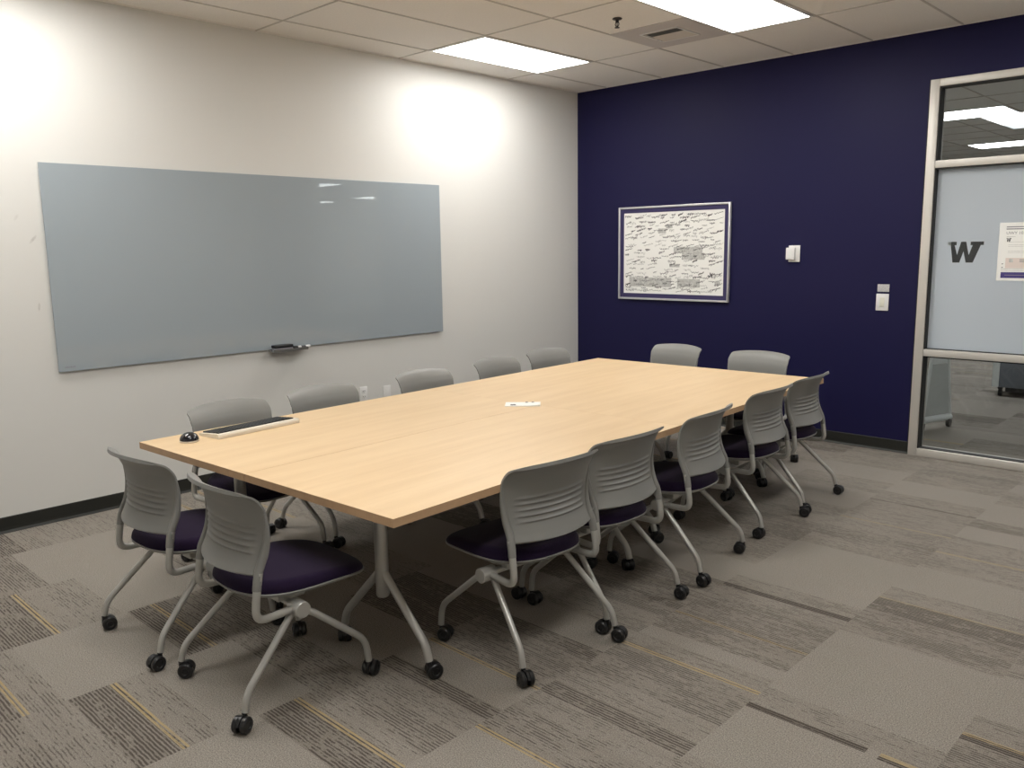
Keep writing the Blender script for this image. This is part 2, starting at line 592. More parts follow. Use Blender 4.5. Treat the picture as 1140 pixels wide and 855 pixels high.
struct(obj('wall_hall_near', bm, 'white_wall_plain'))

# ceiling grid tees
bm = bmesh.new()
k = 0
while GX + GRID * k < RX:
    x = GX + GRID * k
    bm_box(bm, x - 0.007, x + 0.007, RY, 0, H - 0.004, H + 0.004)
    k += 1
k = 0
while GY - 2 * GRID * k > RY:
    yv = GY - 2 * GRID * k
    bm_box(bm, 0, RX, yv - 0.006, yv + 0.006, H - 0.004, H + 0.004)
    k += 1
struct(obj('trim_1', bm, 'shaded_tee'))
bm = bmesh.new()   # wall angles
bm_box(bm, 0, 0.018, RY, 0, H - 0.004, H + 0.004)
bm_box(bm, 0, RX, -0.018, 0, H - 0.004, H + 0.004)
struct(obj('trim_2', bm, 'tile'))
# hall grid
bm = bmesh.new()
for k in range(-8, 28):
    x = 2.0 + GRID * k
    if HX0 < x < HX1:
        bm_box(bm, x - 0.006, x + 0.006, T, HY, HH - 0.004, HH + 0.004)
for k in range(0, 15):
    yv = 0.67 + GRID * k
    if yv < HY:
        bm_box(bm, HX0, HX1, yv - 0.006, yv + 0.006, HH - 0.004, HH + 0.004)
struct(obj('trim_3', bm, 'shaded_tee'))


def skirting(name, axis, a, b, pos, sgn):
    """coved rubber base; profile (out, z)"""
    prof = [(0, 0), (0.016, 0), (0.014, 0.004), (0.007, 0.014), (0.005, 0.03), (0.005, 0.090), (0.003, 0.093), (0, 0.093)]
    bm = bmesh.new()
    rings = []
    for s in (a, b):
        if axis == 'y':
            rings.append([(pos + sgn * d, s, z) for d, z in prof])
        else:
            rings.append([(s, pos + sgn * d, z) for d, z in prof])
    bm_rings(bm, rings)
    return struct(obj(name, bm, 'base'))


skirting('baseboard_left', 'y', RY, 0, 0, 1)
skirting('baseboard_back', 'x', 0, WX0 - 0.004, 0, -1)
skirting('baseboard_right', 'y', RY, 0, RX, -1)

# ------------------------------------------------------------------ glazed wall
FY0, FY1 = -0.022, T - 0.02
win = bpy.data.objects.new('window_1', None)
C.objects.link(win)
struct(win)
JW = 0.062
bm = bmesh.new()
bm_box(bm, WX0, WX0 + JW, FY0, FY1, 0, WZ, 0.003)
bm_box(bm, WX1 - JW, WX1, FY0, FY1, 0, WZ, 0.003)
bm_box(bm, WX0 + JW, WX1 - JW, FY0, FY1, WZ - 0.05, WZ, 0.003)
bm_box(bm, WX0 + JW, WX1 - JW, FY0, FY1, 0, 0.055, 0.003)
obj('window_frame', bm, 'alu', win, True)
bm = bmesh.new()
bm_box(bm, WX0 - 0.012, WX0, -0.004, 0.02, 0.0, WZ + 0.004)
obj('sealant_joint', bm, 'gasket', win)
GYP = 0.045    # glass plane
bays = [(0.055, 0.752), (0.803, 2.098), (2.148, WZ - 0.05)]
for z0, z1 in ((0.752, 0.803), (2.098, 2.148)):
    box('mullion', 'alu', WX0 + JW, WX1 - JW, FY0 + 0.004, FY1, z0, z1, win, 0.003)
for z0, z1 in bays:
    bm = bmesh.new()
    g = 0.009
    x0, x1 = WX0 + JW, WX1 - JW
    bm_box(bm, x0, x0 + g, FY0 + 0.012, GYP + 0.02, z0, z1)
    bm_box(bm, x1 - g, x1, FY0 + 0.012, GYP + 0.02, z0, z1)
    bm_box(bm, x0 + g, x1 - g, FY0 + 0.012, GYP + 0.02, z1 - g, z1)
    bm_box(bm, x0 + g, x1 - g, FY0 + 0.03, GYP + 0.02, z0, z0 + g * 0.5)
    obj('gasket', bm, 'gasket', win)
    bm = bmesh.new()
    vs = [bm.verts.new(p) for p in ((x0, GYP, z0), (x1, GYP, z0), (x1, GYP, z1), (x0, GYP, z1))]
    bm.faces.new(vs)
    obj('glass_pane', bm, 'glass', win)

# frosted film on the middle pane with the W left clear
WPX = [(60, 320), (152, 320), (152, 358), (132, 358), (163, 465), (198, 320), (250, 320), (284, 465), (318, 358), (296, 358), (296, 320),
       (430, 320), (430, 358), (400, 358), (330, 548), (258, 548), (228, 425), (192, 548), (120, 548), (92, 358), (60, 358)]
wx0, wx1, wz0, wz1 = 3.383, 3.616, 1.432, 1.578
logo = [(wx0 + (a - 60) / 370 * (wx1 - wx0), wz1 - (b - 320) / 228 * (wz1 - wz0)) for a, b in WPX]
x0, x1 = WX0 + JW + 0.009, WX1 - JW - 0.009
bm = bmesh.new()
bm_poly(bm, [[(x0, 0.807), (x1, 0.807), (x1, 2.089), (x0, 2.089)], logo], lambda u, v, w: (u, GYP - 0.003 - w, v), 0)
obj('frosted_film', bm, 'film', win)


def text_mesh(body, size, font_shear=0.0):
    cu = bpy.data.curves.new('t', 'FONT')
    cu.body = body
    cu.size = size
    cu.resolution_u = 2
    ob = bpy.data.objects.new('t', cu)
    C.objects.link(ob)
    dg = bpy.context.evaluated_depsgraph_get()
    me = bpy.data.meshes.new_from_object(ob.evaluated_get(dg))
    bpy.data.objects.remove(ob)
    bpy.data.curves.remove(cu)
    return me


def put_text(name, body, size, x, y, z, parent, material, width=None, bold=0.0):
    """flat lettering in the XZ plane facing -Y, left edge at x, baseline at z"""
    me = text_mesh(body, size)
    xs = [v.co.x for v in me.vertices]
    k = (width / (max(xs) - min(xs))) if width else 1.0
    m0 = min(xs)
    for v in me.vertices:
        v.co = Vector(((v.co.x - m0) * k + x, y, v.co.y + z))
    me.materials.append(M[material])
    me.name = name
    ob = bpy.data.objects.new(name, me)
    C.objects.link(ob)
    ob.parent = parent
    return ob


# poster taped on the frosted pane
PX, PZ, PW, PH = 3.709, 1.309, 0.30, 0.394
PY = GYP - 0.006
poster = thing('poster', 'white notice with purple footer bar taped on the frosted glass beside the W', 'poster', (PX, PY, PZ))
box('sheet', 'paper', 0, PW, -0.0012, 0, 0, PH, poster)


def slab(name, material, x0, x1, z0, z1, parent=poster, y=-0.0016):
    return box(name, material, x0, x1, y, -0.0012, z0, z1, parent)


slab('header_rule', 'ink_mid', 0.042, PW - 0.03, 0.361, 0.368)
slab('header_rule', 'ink_mid', 0.042, PW - 0.03, 0.347, 0.354)
put_text('title', 'UWY 102', 0.028, 0.044, -0.0018, 0.314, poster, 'ink_mid', 0.115)
slab('text_line', 'ink_grey', 0.046, 0.10, 0.297, 0.300)
bm = bmesh.new()
tw = [(0.046 + (a - 60) / 370 * 0.03, 0.290 - (b - 320) / 228 * 0.026) for a, b in WPX]
bm_poly(bm, [tw], lambda u, v, w: (u, -0.0016 - w, v), 0)
obj('emblem', bm, 'ink', poster)
for z in (0.262, 0.243, 0.232, 0.2, 0.19):
    slab('text_line', 'ink_grey', 0.06, PW - 0.05, z, z + 0.002)
slab('picture_strip', 'ink_beige', 0.05, PW - 0.03, 0.085, 0.155)
slab('picture_blot', 'ink_grey', 0.072, 0.096, 0.125, 0.15, y=-0.0019)
slab('picture_line', 'ink_mid', 0.135, PW - 0.04, 0.140, 0.145, y=-0.0019)
slab('picture_line', 'ink_mid', 0.135, PW - 0.04, 0.128, 0.133, y=-0.0019)
slab('bullet', 'ink', 0.028, 0.037, 0.112, 0.117)
slab('bullet', 'ink', 0.028, 0.037, 0.088, 0.093)
slab('footer_rule', 'ink_grey', 0.026, PW - 0.02, 0.078, 0.081)
slab('footer_rule', 'ink_grey', 0.026, PW - 0.02, 0.067, 0.070)
slab('footer_bar', 'ink_purple', 0.026, PW - 0.02, 0.018, 0.058)
slab('footer_stripe', 'ink_mid', 0.05, PW - 0.04, 0.036, 0.040, y=-0.0019)


# ------------------------------------------------------------------ ceiling fittings
def ceiling_light(x0, x1, y0, y1, z, label, group, lamp='lamp'):
    t = thing('ceiling_light', label, 'ceiling light', ((x0 + x1) / 2, (y0 + y1) / 2, z), 0, group)
    a, b = (x1 - x0) / 2 - 0.006, (y1 - y0) / 2 - 0.006
    f = 0.022
    bm = bmesh.new()
    bm_box(bm, -a, -a + f, -b, b, -0.008, 0.004, 0.002)
    bm_box(bm, a - f, a, -b, b, -0.008, 0.004, 0.002)
    bm_box(bm, -a + f, a - f, -b, -b + f, -0.008, 0.004, 0.002)
    bm_box(bm, -a + f, a - f, b - f, b, -0.008, 0.004, 0.002)
    obj('light_frame', bm, 'lamp_frame', t, True)
    bm = bmesh.new()
    vs = bm_box(bm, -a + f * 0.6, a - f * 0.6, -b + f * 0.6, b - f * 0.6, -0.0065, -0.001)
    obj('diffuser', bm, lamp, t)
    return t


gx = lambda i: GX + GRID * (i - 1)
gr = 'lit ceiling panels in the meeting room'
for i, nm in ((1, 'beside the white wall'), (4, 'beside the air vent'), (7, 'near the right-hand wall')):
    for j, nm2 in ((0, 'nearest the purple wall'), (3, 'nearest the camera end')):
        y1 = GY - 2 * GRID * j
        ceiling_light(gx(i), gx(i + 1), y1 - 2 * GRID, y1, H, 'bright rectangular ceiling light %s, %s' % (nm, nm2), gr)
gh = 'lit ceiling panels in the hall'
for yv, where, xs in ((1.90, 'first row', ((-1.65, 'far left'), (2.0, 'just inside the glass frame'), (7.40, 'far right'))),
                      (4.95, 'second row', ((-0.23, 'far left'), (2.04, 'just inside the glass frame'), (4.65, 'behind the poster side'), (7.09, 'right of the glass'), (9.53, 'farther right'), (11.97, 'farthest right')))):
    for xv, w2 in xs:
        ceiling_light(xv, xv + 1.22, yv, yv + 0.61, HH, 'long white hall light behind the glass, %s, %s' % (where, w2), gh, 'hall_lamp')
ceiling_light(2.83, 3.44, 2.52, 3.74, HH, 'dim bluish hall light panel just beyond the brighter first one', gh, 'hall_lamp_dim')

# air vent (2x2 ft) with square core
vt = thing('air_vent', 'square grey perforated air vent with a small louvred core, in the ceiling', 'vent', ((gx(3) + gx(4)) / 2, GY - GRID / 2, H))
a, c = 0.298, 0.152
bm = bmesh.new()
bm_box(bm, -a, -c, -a, a, -0.006, 0.004)
bm_box(bm, c, a, -a, a, -0.006, 0.004)
bm_box(bm, -c, c, -a, -c, -0.006, 0.004)
bm_box(bm, -c, c, c, a, -0.006, 0.004)
obj('vent_panel', bm, 'vent', vt)
bm = bmesh.new()
r = 0.014
bm_box(bm, -c, -c + r, -c, c, -0.010, 0.002)
bm_box(bm, c - r, c, -c, c, -0.010, 0.002)
bm_box(bm, -c + r, c - r, -c, -c + r, -0.010, 0.002)
bm_box(bm, -c + r, c - r, c - r, c, -0.010, 0.002)
obj('core_frame', bm, 'lamp_frame', vt)
box('throat', 'vent_dark', -c + r, c - r, -c + r, c - r, -0.0012, 0.002, vt)
for k in range(6):
    yv = -c + 0.034 + k * 0.046
    bm = bmesh.new()
    if k in (1, 2):
        bm.free()
        continue
    if k < 1:       # near blades lean away and leave the throat open
        prof = [(yv, -0.0015), (yv - 0.012, -0.0100), (yv - 0.010, -0.0104), (yv + 0.002, -0.0015)]
    else:           # the others face the table end
        prof = [(yv - 0.032, -0.0015), (yv + 0.022, -0.0098), (yv + 0.022, -0.0106), (yv - 0.032, -0.0025)]
    bm_rings(bm, [[(xx, a_, b_) for a_, b_ in prof] for xx in (-c + r, c - r)])
    obj('louver_blade', bm, 'vent_blade', vt)

sp = thing('fire_sprinkler', 'small dark pendant fire sprinkler in the ceiling tile beside the air vent', 'sprinkler', (1.861, -1.87, H))
bm = bmesh.new()
bm_lathe(bm, [(0.030, 0.0), (0.033, -0.004), (0.028, -0.009), (0.012, -0.012)])
obj('escutcheon', bm, 'sprinkler', sp, True)
bm = bmesh.new()
bm_lathe(bm, [(0.011, -0.010), (0.011, -0.026), (0.006, -0.028)])
bm_tube(bm, [(-0.010, 0, -0.024), (-0.015, 0, -0.038), (-0.004, 0, -0.056)], 0.003, 8)
bm_tube(bm, [(0.010, 0, -0.024), (0.015, 0, -0.038), (0.004, 0, -0.056)], 0.003, 8)
bm_tube(bm, [(0, 0, -0.026), (0, 0, -0.056)], 0.003, 8)
obj('sprinkler_body', bm, 'sprinkler', sp, True)
bm = bmesh.new()
bm_lathe(bm, [(0.006, -0.054), (0.016, -0.057), (0.016, -0.060), (0.004, -0.061)])
obj('deflector', bm, 'sprinkler', sp, True)

# ------------------------------------------------------------------ wall things
# grey glass writing board
by0, by1, bz0, bz1 = -4.841, -1.822, 0.894, 2.099
wb = thing('glass_whiteboard', 'wide frameless grey glass writing board mounted on the white wall', 'whiteboard', (0, (by0 + by1) / 2, bz0))
hw, hh = (by1 - by0) / 2, bz1 - bz0
bm = bmesh.new()
bm_box(bm, 0.016, 0.022, -hw, hw, 0, hh, 0.0015)
obj('glass_panel', bm, 'board', wb)
for yy in (-1.2, -0.4, 0.4, 1.2):
    for zz in (0.12, hh - 0.12):
        box('standoff_clip', 'alu', 0.0006, 0.0158, yy - 0.04, yy + 0.04, zz - 0.02, zz + 0.02, wb)
bm = bmesh.new()
for k in range(6):
    yy = -hw + 0.035 + k * 0.010
    bm_box(bm, 0.0221, 0.0223, yy, yy + 0.007, 0.022, 0.030 if k % 2 else 0.028)
obj('maker_mark', bm, 'ink_mid', wb)
yc = (by0 + by1) / 2
bm = bmesh.new()    # small tray: shelf with turned-up lip, hung on the board edge
rings = []
for yy in (-3.469 - yc, -3.190 - yc):
    rings.append([(0.0225, yy, -0.002), (0.092, yy, -0.012), (0.096, yy, 0.004), (0.099, yy, 0.004), (0.096, yy, -0.016), (0.0225, yy, -0.010)])
bm_rings(bm, rings)
bm_box(bm, 0.008, 0.015, -3.45 - yc, -3.21 - yc, -0.006, 0.01)
bm_box(bm, 0.008, 0.03, -3.45 - yc, -3.21 - yc, -0.012, -0.0062)
obj('marker_tray', bm, 'tray', wb)
er = thing('board_eraser', 'black felt eraser lying in the small tray of the glass board', 'eraser', (0.058, -3.378, bz0 - 0.0035))
box('eraser_felt', 'ink_mid', -0.024, 0.024, -0.072, 0.072, 0.0, 0.014, er, 0.003)
box('eraser_grip', 'black', -0.026, 0.026, -0.075, 0.075, 0.0142, 0.036, er, 0.006)
mk = thing('dry_erase_marker', 'white marker pen with black cap lying in the glass board tray', 'marker', (0.066, -3.235, bz0 + 0.004), 0.0)
bm = bmesh.new()
bm_lathe(bm, [(0.006, -0.025), (0.0095, -0.022), (0.0095, 0.072), (0.008, 0.078)], 'y', 16)
obj('barrel', bm, 'white_plastic', mk, True)
bm = bmesh.new()
bm_lathe(bm, [(0.008, -0.062), (0.0102, -0.058), (0.0102, -0.0255), (0.0075, -0.0252)], 'y', 16)
obj('cap', bm, 'black', mk, True)
bm = bmesh.new()
bm_lathe(bm, [(0.0098, 0.002), (0.0098, 0.040)], 'y', 16)
obj('printed_band', bm, 'ink', mk, True)


def outlet(y, z, label, duplex):
    t = thing('wall_outlet' if duplex else 'wall_plate', label, 'outlet' if duplex else 'wall plate', (0, y, z), 0, None)
    box('cover_plate', 'white_plastic', 0, 0.006, -0.036, 0.036, -0.058, 0.058, t, 0.002)
    if duplex:
        for dz in (-0.022, 0.022):
            s = box('socket', 'white_plastic', 0.006, 0.0085, -0.018, 0.018, dz - 0.015, dz + 0.015, t, 0.002)
            bm = bmesh.new()
            bm_box(bm, 0.0085, 0.0092, -0.0095, -0.0055, dz - 0.002, dz + 0.008)
            bm_box(bm, 0.0085, 0.0092, 0.0055, 0.0095, dz - 0.002, dz + 0.008)
            bm_box(bm, 0.0085, 0.0092, -0.0025, 0.0025, dz - 0.011, dz - 0.006)
            obj('socket_slots', bm, 'ink', s)
    else:
        box('blank_insert', 'white_plastic', 0.006, 0.0075, -0.017, 0.017, -0.034, 0.034, t, 0.001)


outlet(-2.655, 0.465, 'white duplex power outlet with dark slots low on the white wall', True)
outlet(-2.425, 0.445, 'blank white wall plate to the right of the power outlet', False)

# framed signature sheet on the purple wall
fx0, fx1, fz0, fz1 = 0.516, 1.6815, 1.089, 1.938
fw, fh = fx1 - fx0, fz1 - fz0
pf = thing('picture_frame', 'silver framed sheet of black signatures with purple mount, on purple wall', 'framed picture', (fx0, 0, fz0))
f = 0.017
bm = bmesh.new()
bm_box(bm, 0, f, -0.028, -0.001, 0, fh, 0.002)
bm_box(bm, fw - f, fw, -0.028, -0.001, 0, fh, 0.002)
bm_box(bm, f, fw - f, -0.028, -0.001, 0, f, 0.002)
bm_box(bm, f, fw - f, -0.028, -0.001, fh - f, fh, 0.002)
obj('frame', bm, 'silver', pf, True)
mb = 0.056
bm = bmesh.new()
bm_poly(bm, [[(f, f), (fw - f, f), (fw - f, fh - f), (f, fh - f)], [(mb, mb), (fw - mb, mb), (fw - mb, fh - mb), (mb, fh - mb)]],
        lambda u, v, w: (u, -0.017 + w, v), 0.003)
obj('mount', bm, 'mat_purple', pf)
sheet = box('signed_sheet', 'paper', mb - 0.005, fw - mb + 0.005, -0.0138, -0.008, mb - 0.005, fh - mb + 0.005, pf)
# pale printed picture on the sheet
sw, sh = fw - 2 * mb, fh - 2 * mb
for (u0, u1, v0, v1) in ((0.06, 0.50, 0.085, 0.20), (0.56, 0.78, 0.09, 0.19), (0.60, 0.82, 0.42, 0.50), (0.52, 0.80, 0.50, 0.575), (0.36, 0.44, 0.74, 0.80), (0.44, 0.505, 0.80, 0.85), (0.92, 0.97, 0.12, 0.16), (0.48, 0.58, 0.33, 0.37)):
    box('printed_picture', 'ink_grey', mb + u0 * sw, mb + u1 * sw, -0.0140, -0.0137, mb + v0 * sh, mb + v1 * sh, sheet)
rnd = random.Random(5)
bm = bmesh.new()


def scribble(bm, x, z, w, h, slant, rnd, th):
    n = rnd.randint(10, 26)
    pts = []
    for i in range(n):
        u = i / (n - 1)
        px = x + (u - 0.5) * w + rnd.uniform(-0.16, 0.16) * w * 0.5
        pz = z + math.sin(i * 2.3 + rnd.random()) * h * (0.5 if i % 5 else 1.0) * rnd.uniform(0.4, 1)
        px += (pz - z) * slant
        pz += (u - 0.5) * w * 0.22 * (1 if slant > 0.3 else 0)
        pts.append((px, pz))
    pts = catmull(pts, n * 3)
    for a_, b_ in zip(pts[:-1], pts[1:]):
        d = Vector((b_.x - a_.x, b_.y - a_.y))
        if d.length < 1e-6:
            continue
        q = Vector((-d.y, d.x)).normalized() * th
        y_ = -0.0142
        vs = [bm.verts.new(p) for p in ((a_.x + q.x, y_, a_.y + q.y), (a_.x - q.x, y_, a_.y - q.y), (b_.x - q.x, y_, b_.y - q.y), (b_.x + q.x, y_, b_.y + q.y))]
        bm.faces.new(vs)


for row in range(21):
    for colm in range(13):
        if rnd.random() < 0.22:
            continue
        u = (colm + 0.5 + rnd.uniform(-0.35, 0.35)) / 13
        v = (row + 0.5 + rnd.uniform(-0.3, 0.3)) / 21
        w = rnd.uniform(0.035, 0.10)
        uu = min(max(mb + u * sw, mb + w * 0.7), mb + sw - w * 0.7)
        vv = min(max(mb + v * sh, mb + 0.03), mb + sh - 0.03)
        scribble(bm, uu, vv, w, rnd.uniform(0.010, 0.026), rnd.choice([0.1, 0.3, 0.5, 0.8]), rnd, rnd.choice([0.0009, 0.0013, 0.0020]))
obj('signatures', bm, 'ink', sheet)

# thermostat box, label and light switch
th = thing('thermostat', 'white thermostat box on a square plate high on the purple wall', 'thermostat', (2.246, 0, 1.502))
box('back_plate', 'white_plastic', -0.042, 0.054, -0.008, 0, -0.066, 0.066, th, 0.002)
box('sensor_housing', 'white_plastic', -0.052, 0.020, -0.036, -0.008, -0.046, 0.048, th, 0.004)
lp = tag(box('sign_plate', 'grey_label', 2.924, 3.010, -0.006, 0, 1.214, 1.270, None, 0.001), 'small grey label plate just above the white light switch', 'label plate')
sw_ = thing('light_switch', 'white rocker light switch beside the glass frame on purple wall', 'light switch', (2.964, 0, 1.136))
box('switch_plate', 'white_plastic', -0.046, 0.046, -0.007, 0, -0.063, 0.063, sw_, 0.002)
box('rocker', 'ivory', -0.017, 0.017, -0.011, -0.007, -0.034, 0.034, sw_, 0.002)

# ------------------------------------------------------------------ tables
TROT = 0.043
TC = Vector((2.262, -3.118, 0))
TW, TL, TZ = 0.893, 1.826, 0.716


def caster(parent, loc, r=0.029, name='caster', swivel=0.0):
    """twin-wheel caster, origin at the stem top"""
    hz = loc[2] - r
    bm = bmesh.new()
    o = 0.018
    for s in (-1, 1):
        prof = [(r * 0.45, s * 0.006), (r * 0.9, s * 0.006), (r, s * 0.009), (r, s * 0.022), (r * 0.86, s * 0.0265), (r * 0.5, s * 0.0275), (r * 0.42, s * 0.024)]
        bm_lathe(bm, prof, 'x', 20, (0, -o, -hz))
    # hood between and over the wheels
    n = 12
    rings = []
    for sx in (-0.0055, 0.0055):
        ring = [(sx, -o + (r * 1.02) * math.cos(a), -hz + (r * 1.06) * math.sin(a)) for a in [(-0.25 + 1.2 * k / n) * PI for k in range(n + 1)]]
        rings.append(ring)
    bm_rings(bm, rings)
    bm_tube(bm, [(0, 0, 0.004), (0, 0, -0.018)], 0.0095, 12)
    bm_tube(bm, [(0, 0, -0.014), (0, -0.006, -hz + r * 0.7)], 0.012, 12)
    bm_tube(bm, [(-0.023, -o, -hz), (0.023, -o, -hz)], 0.008, 10)
    ob = obj(name, bm, 'black', parent, True, loc)
    ob.rotation_euler = (0, 0, swivel)
    return ob


def table_leg(parent, x, y, sw):
    bm = bmesh.new()
    bm_lathe(bm, [(0.022, 0.255), (0.026, 0.262), (0.026, TZ - 0.045)], 'z', 20, (x, y, 0))
    bm_box(bm, x - 0.16, x + 0.16, y - 0.04, y + 0.04, TZ - 0.046, TZ - 0.031, 0.003)
    leg = obj('leg', bm, 'tube', parent, True)
    for s, a in ((-1, sw), (1, sw + 1.9)):
        bm = bmesh.new()
        bm_tube(bm, [(x + s * 0.012, y, 0.355), (x + s * 0.05, y, 0.315), (x + s * 0.236, y, 0.125), (x + s * 0.252, y, 0.066)], 0.0155, 14, fil=0.05)
        obj('foot', bm, 'tube', leg, True)
        caster(leg, (x + s * 0.252, y, 0.064), 0.030, 'caster', a)


def table(ix, iy, label):
    """ix: -1 wall side, +1 camera side; iy: -1 near, +1 far"""
    cx, cy = ix * (TW / 2 + (0.0012 if iy < 0 else 0.0001)), iy * (TL / 2 + 0.00005)
    c, s = math.cos(TROT), math.sin(TROT)
    t = thing('conference_table', label, 'table', (TC.x + c * cx - s * cy, TC.y + s * cx + c * cy, 0), TROT, 'maple tables pushed together')
    bm = bmesh.new()
    bm_box(bm, -TW / 2 + 0.0004, TW / 2 - 0.0004, -TL / 2 + 0.0004, TL / 2 - 0.0004, TZ - 0.030, TZ, 0.0004, 1)
    obj('tabletop', bm, 'wood', t)
    bm = bmesh.new()   # edge banding, with the shade of the table sides in its colour
    e = 0.0004
    ztop, zbot = TZ - 0.0006, TZ - 0.0305
    bm_box(bm, -TW / 2, -TW / 2 + e, -TL / 2, TL / 2, zbot, ztop)
    bm_box(bm, TW / 2 - e, TW / 2, -TL / 2, TL / 2, zbot, ztop)
    bm_box(bm, -TW / 2 + e, TW / 2 - e, -TL / 2, -TL / 2 + e, zbot, ztop)
    bm_box(bm, -TW / 2 + e, TW / 2 - e, TL / 2 - e, TL / 2, zbot, ztop)
    obj('edge_band', bm, 'edge', t)
    px = ix * 0.05 if iy < 0 else ix * -0.07
    for yy in (iy * 0.645, -iy * 0.70):
        table_leg(t, px, yy, 0.5 + ix + yy)


table(1, -1, 'maple table nearest the camera, its corner pointing at the viewer')
table(-1, -1, 'maple table under the keyboard and mouse, next to the white wall')
table(1, 1, 'far right maple table, lined by the three furthest right-hand chairs')
table(-1, 1, 'far maple table in the corner between the white and purple walls')

# things on the table
kb = thing('keyboard', 'cream and black computer keyboard lying near the left table edge', 'keyboard', (1.588, -4.492, TZ), 0.10)
bm = bmesh.new()
prof = [(-0.078, 0.001), (-0.080, 0.009), (-0.076, 0.012), (0.070, 0.024), (0.080, 0.022), (0.084, 0.014), (0.082, 0.001)]
bm_rings(bm, [[(u, yy, z) for u, z in prof] for yy in (-0.232, 0.232)])
obj('keyboard_body', bm, 'cream', kb)
bm = bmesh.new()
slope = 0.012 / 0.146
for i in range(6):
    u = -0.064 + i * 0.0225
    for j in range(21):
        yy = -0.2145 + j * 0.0205
        if i == 5 and 5 < j < 12:
            continue
        z = 0.012 + (u + 0.076) * slope
        bm_box(bm, u - 0.0095, u + 0.0095, yy, yy + 0.0175, z - 0.001, z + 0.0055)
    if i == 5:
        z = 0.012 + (u + 0.076) * slope
        bm_box(bm, u - 0.0095, u + 0.0095, -0.2145 + 6 * 0.0205, -0.2145 + 12 * 0.0205 - 0.003, z - 0.001, z + 0.0055)
obj('keys', bm, 'black', kb)

ms = thing('computer_mouse', 'glossy black dome mouse on a white base beside the keyboard', 'mouse', (1.622, -4.822, TZ))
bm = bmesh.new()
bm_lathe(bm, [(0.040, 0.0), (0.044, 0.003), (0.044, 0.007), (0.040, 0.009)], 'z', 32)
obj('mouse_base', bm, 'cream', ms, True)
bm = bmesh.new()
prof = [(0.043 * math.cos(a), 0.0092 + 0.036 * math.sin(a)) for a in [k / 12 * PI / 2 * 0.985 for k in range(13)]]
bm_lathe(bm, prof, 'z', 32)
obj('mouse_shell', bm, 'black_gloss', ms, True)

pp = thing('paper_note', 'folded white paper note lying on the seam at the middle of the table', 'paper', (2.185, -3.160, TZ), 0.72)
bm = bmesh.new()
pw, pd = 0.098, 0.062
ns = 14
top, bot = [], []
rings = []
for i in range(ns + 1):
    u = -pw + 2 * pw * i / ns
    lift = 0.0015 + 0.006 * max(0, (u / pw)) ** 2
    rings.append([(u, -pd, lift + 0.003), (u, pd, 0.0022 + lift * 0.2), (u, pd, 0.0016), (u, -pd * 0.99, 0.0004)])
bm_rings(bm, rings)
obj('folded_sheet', bm, 'paper', pp)
bm = bmesh.new()
for (u, v) in ((0.02, 0.048), (0.055, 0.048), (-0.06, -0.04), (-0.045, -0.038)):
    bm_box(bm, u - 0.007, u + 0.007, v - 0.006, v + 0.006, 0.002, 0.0088 if v < 0 else 0.0055)
obj('printed_marks', bm, 'ink_mid', pp)


# ------------------------------------------------------------------ chairs
def seat_outline(k, zfun, n=56, inset=0.0):
    """superellipse seat outline, broad front, rounded rear"""
    out = []
    for j in range(n):
        a = 2 * PI * j / n
        c, s = math.cos(a), math.sin(a)
        e = 2 / 4.0 if s > 0 else 2 / 2.7
        x = math.copysign(abs(c) ** e, c) * (0.236 - inset)
        y = math.copysign(abs(s) ** e, s) * ((0.280 if s > 0 else 0.226) - inset) + 0.040
        x *= 1.0 + 0.10 * min(0, (y - 0.03)) / 0.24 * 1.0
        out.append((x, y, zfun(x, y)))
    return out


